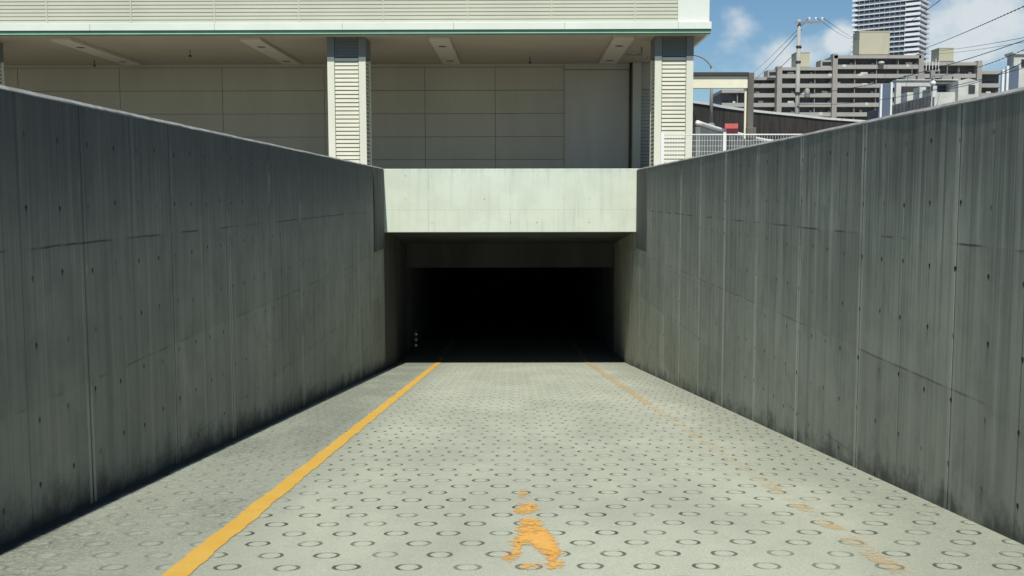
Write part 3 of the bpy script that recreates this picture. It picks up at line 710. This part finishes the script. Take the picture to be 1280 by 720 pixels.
def smooth_curve(pts, n=4):
    out = []; P_ = [Vector(p) for p in pts]
    for i in range(len(P_) - 1):
        p0, p1, p2, p3 = P_[max(i - 1, 0)], P_[i], P_[i + 1], P_[min(i + 2, len(P_) - 1)]
        for k in range(n):
            t_ = k / n; out.append(tuple(0.5 * ((2 * p1) + (p2 - p0) * t_ + (2 * p0 - 5 * p1 + 4 * p2 - p3) * t_ ** 2 + (3 * p1 - p0 - 3 * p2 + p3) * t_ ** 3)))
    out.append(tuple(P_[-1])); return out
farc = smooth_curve(far); nearc = smooth_curve(near)
ribbon(farc, .25, 0, zt, m_); m_.build('wall_panel', M['darkwall'], w1)
ribbon(farc, .34, zt + .002, zt + .10, c_); c_.build('coping', M['whitecap'], w1)
w2 = thing('low_ramp_wall', (near[2][0], near[2][1], 0), 'low pale curved ramp wall topped by a white rail behind the mesh fence', 'wall')
zn = [2.30 + CZ - 0.02 * i * 0 for i in range(len(nearc))]
m_ = MB(); ribbon(nearc, .2, 0, 2.28, m_); m_.build('wall_panel', M['palewall'], w2)
m_ = MB(); m_.tube([(p[0], p[1], 2.40) for p in nearc], .09, 8); m_.build('rail', M['whitecap'], w2, smooth=True)
m_ = MB()
n_ = min(len(farc), len(nearc))
for i in range(n_ - 1):
    fi = lambda L_, t_: L_[min(int(t_ * (len(L_) - 1) + .5), len(L_) - 1)]
    a, b = fi(nearc, i / (n_ - 1)), fi(nearc, (i + 1) / (n_ - 1)); c, d = fi(farc, i / (n_ - 1)), fi(farc, (i + 1) / (n_ - 1))
    m_.quad((a[0], a[1], 2.05), (b[0], b[1], 2.05), (d[0], d[1], 2.05), (c[0], c[1], 2.05))
tag(m_.build('elevated_road', M['deck']), kind='structure')
# gate frame: cream beam to a weathered post
YG = 35.2
gt = thing('height_gate', (P(937, 160, YG).x, YG, 2.05), 'cream beam with dark top carried by a weathered grey post', 'gate')
xg0, xg1 = XR + .04, P(934, 100, YG).x
MB().box(xg0, xg1, YG - .12, YG + .12, hz(111, YG), hz(96, YG)).build('beam', M['cream'], gt, bevel=.01)
MB().box(xg0, xg1 + .02, YG - .2, YG + .2, hz(95.6, YG), hz(91.4, YG)).build('beam_cap', M['dark'], gt)
MB().box(P(934, 100, YG).x + .003, P(942, 100, YG).x, YG - .13, YG + .13, 2.05, hz(91.6, YG)).build('post', M['brownpost'], gt, bevel=.01)
MB().box(P(931.2, 100, YG).x, P(933.6, 100, YG).x, YG - .05, YG + .03, 2.05, hz(111, YG) - .003).build('downpipe', M['cream'], gt)
MB().box(P(932, 160, YG).x, P(944, 160, YG).x, YG - .2, YG + .2, 2.05, hz(160, YG)).build('footing', M['brownpost'], gt, bevel=.02)
# street lamp
q = P(889, 158, 38.4)
sl = thing('street_lamp', (q.x, 38.4, 2.05), 'thin grey street lamp with an arched arm left of the gate post', 'street lamp')
zb_ = P(889, 154, 38.4).z
MB().lathe((q.x, 38.4, 2.05), [(0.26, 0), (0.26, .15), (.24, zb_ - 2.05 - .22), (.09, zb_ - 2.05)], 14).build('footing', M['palewall'], sl, smooth=False)
ztop = P(889, 86, 38.4).z
MB().tube([(q.x, 38.4, zb_ - .01), (q.x, 38.4, ztop)], .075, 10, .045).build('pole', M['grey'], sl, smooth=True)
arm = [P(px, py, 38.4) for px, py in ((889.5, 86), (888.5, 82), (885, 77.5), (880, 73.5), (874, 70.5), (868, 69), (860, 68.2), (852, 68))]
MB().tube(arm, .03, 8).build('arm', M['grey'], sl, smooth=True)
q3 = arm[-1]; MB().lathe((q3.x - .25, 38.4, q3.z - .09), [(0.03, 0.0), (.17, .02), (.19, .06), (.08, .12)], 12).build('lamp_head', M['grey'], sl, smooth=True)
# red sign box on the deck
q = P(914.5, 161, 36.6)
rs_ = thing('sign_board', (q.x, 36.6, 2.05), 'small faded red sign board standing behind the mesh fence', 'sign')
MB().box(q.x - .235, q.x + .235, 36.58, 36.62, P(914, 167.5, 36.6).z, P(914, 155, 36.6).z).build('board', M['redsign'], rs_, bevel=.008)
for x_ in (q.x - .2, q.x + .16): MB().box(x_, x_ + .04, 36.625, 36.655, 2.05, P(914, 157, 36.6).z).build('leg', M['grey'], rs_)

# ------------------------------------------------------------ apartment block, far
YA = 320.0
ab = thing('apartment_block', (P(1080, 200, YA).x, YA, 0), 'wide stepped taupe apartment block with rows of open balconies', 'building')
grid = [70.5, 81.5, 93, 105, 117, 129, 141, 153, 165]
secs = [(903, 943, 113, -4), (943, 973.5, 97, -2), (973.5, 1042.5, 85, 0), (1042.5, 1150, 70.2, 0.6), (1150, 1224, 79, 0), (1224, 1253, 90, -2)]
ap = M['apt']
rng = random.Random(3); wins = []
for (p0, p1, top, dy) in secs:
    ya = YA - dy; x0, x1 = P(p0, 100, ya).x, P(p1, 100, ya).x; zt_ = P(1000, top, ya).z
    MB().box(x0, x1, ya + 2.2, ya + 14, 0, zt_ - .02).build('wall', M['apt_back'], ab)
    MB().box(x0 - .1, x1 + .1, ya - .3, ya + 14.1, zt_ - .85, zt_ + .1).build('roof_slab', ap, ab)
    for gi, gy in enumerate(grid):
        if gy < top + 7: continue
        zz = P(1000, gy, ya).z
        if zz < 1.5: continue
        sl_ = MB(); sl_.box(x0, x1, ya, ya + .18, zz - 1.25, zz); sl_.box(x0, x1, ya + .18, ya + 2.19, zz - 1.25, zz - 1.05)
        sl_.build('balcony', ap, ab)
    nun = max(1, int(round((x1 - x0) / 6.2))); un = (x1 - x0) / nun
    zs_ = [P(1000, g_, ya).z for g_ in grid if g_ > top + 7]
    for u in range(nun):
        xu = x0 + u * un
        if u: MB().box(xu - .09, xu + .09, ya + .35, ya + 2.19, 0, zt_ - .9).build('party_wall', M['apt_pillar'], ab)
        for zz in zs_:
            if zz < 2.4: continue
            fl_ = zz - 1.05
            for (a_, w_) in ((.6, 1.9), (3.3, 2.1)):
                wins.append((xu + a_, xu + a_ + w_, ya + 2.15, ya + 2.198, fl_ + .05, fl_ + 2.05))
            if rng.random() < .5: MB().box(xu + un - 1.3, xu + un - .5, ya + 1.2, ya + 1.6, fl_ + 1.0, fl_ + 1.7).build('air_conditioner', M['whiterend'], ab)
            if rng.random() < .35:
                wl = rng.uniform(.6, 2.4); a_ = xu + rng.uniform(.5, 3.2); MB().box(a_, a_ + wl, ya + .45, ya + .5, fl_ + rng.uniform(.9, 1.1), fl_ + rng.uniform(1.5, 1.9)).build('laundry', M[rng.choice(['whiterend', 'palewall', 'apt_back'])], ab)
            if rng.random() < .22:
                wl = rng.uniform(.5, 1.6); a_ = xu + rng.uniform(.5, 4); MB().box(a_, a_ + wl, ya - .06, ya - .01, zz - rng.uniform(.5, .9), zz + .06).build('laundry', M['whiterend'], ab)
wins.sort(key=lambda q: -q[5])
for q in wins[:96]: MB().box(*q).build('window', M['glassd'], ab)
if wins[96:]:
    m_ = MB()
    for q in wins[96:]: m_.box(*q)
    tag(m_.build('window', M['glassd'], ab), kind='stuff')
for px, top in ((974, 85), (1043, 69.5), (1150, 69.5), (1223, 78.5)):
    xx = P(px, 100, YA).x; MB().box(xx - .75, xx + .75, YA - .9, YA + 2.1, 0, P(1000, top, YA).z + .35).build('pillar', M['apt_pillar'], ab)
# stair heads and the beige lift rooms
for (p0, p1, y0_, y1_) in ((960, 972, 88, 97.5), (1026.5, 1041, 75.5, 85.5)):
    q0, q1 = P(p0, y0_, YA + 1), P(p1, y1_, YA + 1); MB().box(q0.x, q1.x, YA + 1, YA + 6, q1.z, q0.z).build('stair_head', ap, ab)
    MB().box(q0.x + .5, q1.x - .5, YA + .95, YA + .99, q1.z + .7, q0.z - .6).build('window', M['glassd'], ab)
for (p0, p1, y0_, y1_, d_) in ((1075, 1112, 40.5, 68.5, 3), (1174.5, 1192, 61.5, 77, 3), (996.5, 1012, 66.5, 84, 3)):
    q0, q1 = P(p0, y0_, YA + d_), P(p1, y1_, YA + d_)
    rb_ = MB().box(q0.x, q1.x, YA + d_, YA + d_ + 6, q1.z, q0.z).build('lift_room', M['roofbox'], ab)
    MB().box(q0.x - .25, q1.x + .25, YA + d_ - .25, YA + d_ + 6.2, q1.z - .9, q1.z - .02).build('plinth', M['apt_back'], rb_)
    MB().box(q0.x - .1, q1.x + .1, YA + d_ - .1, YA + d_ + 6.1, q0.z + .005, q0.z + .3).build('parapet', M['roofbox'], rb_)
q = P(1102, 78, YA - 1.2); MB().lathe((q.x, YA - 1.3, q.z - .8), [(0.1, 0), (.7, .15), (1.0, .5), (.7, .85), (.2, 1.0)], 14).build('satellite_dish', M['whiterend'], ab, smooth=True)

# ------------------------------------------------------------ tower
YT_ = 620.0
cn = P(1150.5, 30, YT_)
u1 = Vector((-0.80, 0.60)); u2 = Vector((0.60, 0.80)); c0 = Vector((cn.x, YT_))
La, Lb = 41.0, 22.0
def tp(a, b): v = c0 + u1 * a + u2 * b; return (v.x, v.y)
tw = thing('residential_tower', (tp(La / 2, Lb / 2)[0], tp(La / 2, Lb / 2)[1], 0), 'tall glazed apartment tower banded with white balcony slabs, its top out of frame', 'tower')
top_z = 150.0; nfl = 52; fh = 3.0
MB().prism([tp(1.6, 1.4), tp(1.6, Lb - 1.4), tp(La - 1.6, Lb - 1.4), tp(La - 1.6, 1.4)], 0, top_z).build('glazed_core', M['tower_glass'], tw)
for i in range(14, 50):
    z = i * fh
    o = MB().prism([tp(0, 0), tp(0, Lb), tp(La, Lb), tp(La, 0)], z, z + .55).build('balcony_slab', M['tower_white'], tw)
    r_ = MB()
    r_.prism([tp(9.5, -.02), tp(9.5, .12), tp(La - 3.4, .12), tp(La - 3.4, -.02)], z + .56, z + 1.35)
    r_.build('glass_rail', M['tower_rail'], o)
    w_ = MB(); w2_ = MB(); w3_ = MB()
    w_.prism([tp(.02, .02), tp(.02, .3), tp(8.6, .3), tp(8.6, .02)], z + .553, z + 1.55)
    w2_.prism([tp(La - 3.2, .02), tp(La - 3.2, .3), tp(La - .02, .3), tp(La - .02, .02)], z + .553, z + 1.3)
    w3_.prism([tp(.02, .31), tp(.3, .31), tp(.3, Lb), tp(.02, Lb)], z + .553, z + 1.15)
    w_.build('parapet', M['tower_white'], o); w2_.build('parapet', M['tower_white'], o); w3_.build('parapet', M['tower_white'], o)
for a in [9.0 + 3.1 * k for k in range(10)]: MB().prism([tp(a - .12, .8), tp(a - .12, 1.39), tp(a + .12, 1.39), tp(a + .12, .8)], 40, top_z).build('partition', M['tower_white'], tw)
MB().prism([tp(-.3, -.3), tp(-.3, Lb + .3), tp(La + .3, Lb + .3), tp(La + .3, -.3)], top_z, top_z + 2).build('roof', M['tower_white'], tw)

# ------------------------------------------------------------ utility pole
YP = 54.0
pt = P(999.5, 25, YP); pbm = P(997.5, 150, YP)
up = thing('utility_pole', (pt.x, YP, 0), 'tall grey concrete utility pole with one crossarm in front of the apartments', 'utility pole')
MB().tube([(pt.x, YP, 0), (pt.x, YP, pt.z)], .145, 14, .095).build('pole', M['pole'], up, smooth=True)
xa1 = P(1029, 28, YP)
MB().box(pt.x - .25, xa1.x + .05, YP - .19, YP - .13, P(1000, 29.8, YP).z, P(1000, 27.8, YP).z).build('crossarm', M['grey'], up)
MB().tube([(pt.x + .1, YP - .16, P(1000, 38, YP).z), (P(1014, 29, YP).x, YP - .16, P(1014, 29.5, YP).z)], .018, 6).build('brace', M['grey'], up)
ins = []
for px in (1011, 1019, 1027):
    q = P(px, 27.6, YP); ins.append(Vector((q.x, YP - .16, q.z + .19)))
    MB().lathe((q.x, YP - .16, q.z), [(.03, 0), (.06, .03), (.035, .07), (.07, .10), (.04, .14), (.06, .17), (.03, .2)], 10).build('insulator', M['whitemetal'], up, smooth=True)
for py, hw_ in ((59, .14), (78, .14), (117, .17)):
    z = P(1000, py, YP).z; MB().lathe((pt.x, YP, z), [(hw_, -.05), (hw_, .05)], 12).build('band', M['dark'], up)
q = P(1005, 116, YP); MB().lathe((q.x + .15, YP - .1, q.z - .3), [(.12, 0), (.14, .05), (.14, .42), (.08, .5)], 12).build('junction_box', M['grey'], up, smooth=True)
MB().box(pt.x - .05, pt.x + .8, YP - .25, YP - .2, P(1000, 131, YP).z, P(1000, 130, YP).z).build('lower_arm', M['grey'], up)

# ------------------------------------------------------------ low buildings and panels over the right wall
YK = 72.0
wb = thing('white_house', (P(1170, 150, YK).x, YK, 0), 'low white flat roofed house with an open carport, seen over the right wall', 'house')
def bx(px0, px1, py0, py1, y, d, name, mat, par, bev=0):
    a, b = P(px0, py0, y), P(px1, py1, y); return MB().box(a.x, b.x, y, y + d, b.z, a.z).build(name, mat, par, bevel=bev)
def bxg(px0, px1, py0, y, d, name, mat, par):
    a, b = P(px0, py0, y), P(px1, py0, y); return MB().box(a.x, b.x, y, y + d, 0, a.z).build(name, mat, par)
bxg(1121, 1127.2, 101, YK, .35, 'pier', M['whiterend'], wb)
bx(1127.4, 1167, 101.2, 108.5, YK, .35, 'beam', M['whiterend'], wb)
bx(1121, 1198, 99.9, 101.1, YK - .1, .8, 'roof', M['whiterend'], wb)
bxg(1127.4, 1167, 108.8, YK + 6, .3, 'rear_wall', M['dark'], wb)
bxg(1134.5, 1142, 116, YK + 2, 1.5, 'garden_store', M['whiterend'], wb)
bxg(1150, 1158, 109.5, YK + 3.5, 1.2, 'inner_pier', M['whiterend'], wb)
bxg(1160.5, 1167.5, 112, YK + 1, 1, 'side_wall', M['whiterend'], wb)
bxg(1167.7, 1198.5, 116, YK - .5, 1.9, 'front_wall', M['whiterend'], wb)
bxg(1173, 1197, 107, YK + 1.5, .3, 'window', M['bluepanel'], wb)
bx(1167.5, 1198.4, 102.2, 105, YK, 1.4, 'canopy', M['palewall'], wb)
a, b = P(1198.6, 102, YK - 1), P(1224, 102, YK - 1); pk = P(1211, 98.6, YK - 1)
m_ = MB(); zg = a.z
for y_ in (YK - 1, YK + 5): pass
f0 = [(a.x, YK - 1, 0), (b.x, YK - 1, 0), (b.x, YK - 1, zg), (pk.x, YK - 1, pk.z), (a.x, YK - 1, zg)]; f1 = [(x, y + 2, z) for x, y, z in f0]
m_.quad(*f0); m_.quad(*f1[::-1])
for i in range(5): j = (i + 1) % 5; m_.quad(f0[j], f0[i], f1[i], f1[j])
m_.build('gabled_wing', M['whiterend'], wb)
bx(1211.5, 1219, 107, 117, YK - 1.06, .05, 'doorway', M['dark'], wb)
bx(1166, 1171, 108, 122, YK - .9, .35, 'chimney', M['whiterend'], wb)
for px_, w_ in ((1131, .7), (1146, .5), (1176, .8), (1189, .6)):
    q_ = P(px_, 100.5, YK + .3) if px_ < 1168 else P(px_, 102, YK + .3); MB().box(q_.x, q_.x + w_, YK + .1, YK + .5, q_.z - .02, q_.z + .30).build('air_conditioner', M['grey'], wb)
for px_, h_ in ((1140, 1.1), (1155, .8), (1184, 1.3)):
    q_ = P(px_, 100.5, YK + .3); MB().tube([(q_.x, YK + .3, q_.z - .15), (q_.x, YK + .3, q_.z + h_)], .025, 6).build('vent_pipe', M['grey'], wb)
# dark sloping glazed lean-to in front of the house
m_ = MB(); y_ = 62
cz_ = [P(1113, 134, y_), P(1166, 119.5, y_)]
m_.quad((cz_[0].x, y_, 0), (cz_[1].x, y_, 0), (cz_[1].x, y_, cz_[1].z), (cz_[0].x, y_, cz_[0].z)); m_.quad((cz_[0].x, y_, cz_[0].z), (cz_[1].x, y_, cz_[1].z), (cz_[1].x, y_ + 4, cz_[1].z), (cz_[0].x, y_ + 4, cz_[0].z))
m_.quad((cz_[0].x, y_ + 4, 0), (cz_[1].x, y_ + 4, 0), (cz_[1].x, y_ + 4, cz_[1].z), (cz_[0].x, y_ + 4, cz_[0].z)); m_.quad((cz_[1].x, y_, 0), (cz_[1].x, y_ + 4, 0), (cz_[1].x, y_ + 4, cz_[1].z), (cz_[1].x, y_, cz_[1].z)); m_.quad((cz_[0].x, y_ + 4, 0), (cz_[0].x, y_, 0), (cz_[0].x, y_, cz_[0].z), (cz_[0].x, y_ + 4, cz_[0].z))
lt = thing('lean_to_shed', (cz_[0].x, y_, 0), 'dark grey sloping shed between the blue panel and the white house', 'shed')
m_.build('shed_body', simple('dark_slate', (0.06, 0.068, 0.075), .6, .4, 1.5), lt)
m_ = MB()
for i in range(12):
    t_ = (i + .5) / 12; x_ = cz_[0].x + (cz_[1].x - cz_[0].x) * t_; z_ = cz_[0].z + (cz_[1].z - cz_[0].z) * t_; MB().box(x_ - .02, x_ + .02, y_ - .03, y_ - .004, 0, z_ - .02).build('rib', M['dark'], lt)
def noise_panel(posts, pan, y, label, extra=None):
    t_ = thing('screen_panel', (P(posts[0][0], 150, y).x, y, 0), label, 'screen panel')
    for px, py, w_ in posts:
        q_ = P(px, py, y); MB().box(q_.x - w_ / 2, q_.x + w_ / 2, y - .08, y + .08, 0, q_.z).build('post', M['whitemetal'], t_, bevel=.01)
    for p0, p1, py in pan:
        a_, b_ = P(p0, py, y), P(p1, py, y); MB().box(a_.x, b_.x, y - .03, y + .03, 0, a_.z).build('panel', M['bluepanel'], t_)
    return t_
noise_panel([(1101.8, 106, .09), (1114.6, 103.5, .09)], [(1102.9, 1113.5, 105.5)], 50, 'blue grey screen panel between two white posts, left of the white house')
sp2 = noise_panel([(1254, 88, .11), (1259.5, 83.5, .10)], [(1255.3, 1258.3, 90), (1260.8, 1274, 83)], 44, 'blue grey screen panel with white posts at the right edge of the view')
a, b = P(1268, 69, 52), P(1296, 69, 52)
rb2 = thing('rooftop_block', (a.x, 52, 0), 'white rendered block standing behind the rightmost blue grey screen', 'building')
MB().box(a.x, b.x, 52, 52.7, 0, a.z).build('wall', M['whiterend'], rb2); MB().box(a.x - .1, b.x + .1, 51.9, 52.8, a.z + .002, a.z + .12).build('roof', M['whiterend'], rb2)
MB().box(P(1277, 75, 52).x, P(1284, 75, 52).x, 51.96, 51.995, P(1277, 84, 52).z, P(1277, 75, 52).z).build('window', M['glassd'], rb2)

# antenna mast
YM = 60.0; q = P(1166, 92, YM)
am = thing('antenna_mast', (q.x, YM, 0), 'slim mast carrying a row of white upright antenna rods', 'antenna')
MB().tube([(q.x, YM, 0), (q.x, YM, q.z)], .07, 10, .05).build('mast', M['grey'], am, smooth=True)
MB().box(P(1156.5, 89, YM).x, P(1175.5, 89, YM).x, YM - .03, YM + .03, P(1166, 90, YM).z, P(1166, 88.8, YM).z).build('crossbar', M['grey'], am)
for px, py in ((1158.5, 76), (1162.5, 74), (1166.5, 77), (1170.5, 74.5), (1174, 76)):
    a = P(px, py, YM); MB().tube([(a.x, YM, P(px, 88.8, YM).z), (a.x, YM, a.z)], .022, 6).build('antenna_rod', M['whitemetal'], am)
q = P(1165.5, 105, YM); MB().lathe((q.x, YM - .12, q.z - .16), [(.04, 0), (.14, .06), (.17, .16), (.13, .26), (.04, .31)], 12).build('insulator', M['whitemetal'], am, smooth=True)
MB().box(q.x - .12, q.x + .12, YM - .1, YM + .1, q.z + .25, q.z + .7).build('junction_box', M['grey'], am)

# ------------------------------------------------------------ overhead wires
def wire(a, b, sag, r, label, bead=0):
    a, b = Vector(a), Vector(b); n = 28; pts = []
    for i in range(n + 1):
        s_ = i / n; p = a.lerp(b, s_); p.z -= sag * 4 * s_ * (1 - s_); pts.append(p)
    r *= .62; m_ = MB(); m_.tube(pts, r, 6)
    o = m_.build('overhead_wire', M['wire'])
    if bead:
        bd = MB(); ln = (b - a).length
        s_ = 0.0; k = int(ln / bead)
        for i in range(k):
            c = (i + .5) / k; p = a.lerp(b, c); p.z -= sag * 4 * c * (1 - c); p2 = a.lerp(b, c + .22 / k); p2.z -= sag * 4 * (c + .22 / k) * (1 - c - .22 / k)
            MB().tube([p, p2], r * 2.0, 6).build('cable_spacer', M['wire'], o)
    tag(o, label, 'wire', 'wires strung across the sky on the right'); return o
near_ = lambda px, py, y: P(px, py, y)
wire(ins[2], P(1078, 50, YA + 2.9), 0.5, .022, 'wire from the rightmost insulator of the crossarm to the large beige roof box')
wire(ins[1], P(1076, 44, YA + 2.9), 1.2, .022, 'wire from the middle insulator of the crossarm passing left of the tower')
wire(ins[0], P(922, 100, 315), 1.0, .024, 'topmost thin wire falling left from the crossarm to the apartments')
wire((pt.x + .1, YP - .16, P(1000, 38, YP).z), P(912, 116, 315), 1.5, .03, 'middle thin wire falling left from the concrete utility pole')
wire((pt.x + .12, YP - .16, P(1000, 60, YP).z), P(930, 113, 315), 1.0, .03, 'lowest thin wire falling left from the middle of the concrete utility pole')
wire(P(1300, 0, 34), P(1111, 66, YA + 2.9), 1.2, .022, 'beaded cable crossing the clouds right of the tower', 1.1)
wire(P(1300, 44, 70), P(1113, 57, YA + 2.9), 1.5, .035, 'upper of two pale wires running level right of the tower')
wire(P(1300, 50, 72), P(1113, 60, YA + 2.9), 1.5, .03, 'lower of two pale wires running level right of the tower')
wire(P(1300, 44.5, 34), (pt.x, YP, P(1000, 119, YP).z), .35, .022, 'thick black cable over the beige box on the right, sinking towards the utility pole')
wire(P(1300, 54, 35), P(1166, 96, YM), .25, .016, 'beaded cable ending on the antenna mast, just under the thick one', .7)
wire(P(1300, 68, 33), P(1166, 112, YM), .35, .022, 'thick black cable passing just above the rightmost screen panel')
wire(P(1300, 80, 32), (pt.x, YP, P(1000, 131, YP).z), .4, .016, 'lowest cable on the right, crossing the white house roof')
wire(P(1196, -14, 40), P(1108, 42, YA + 2.9), .6, .03, 'short steep wire at the top edge beside the tower')
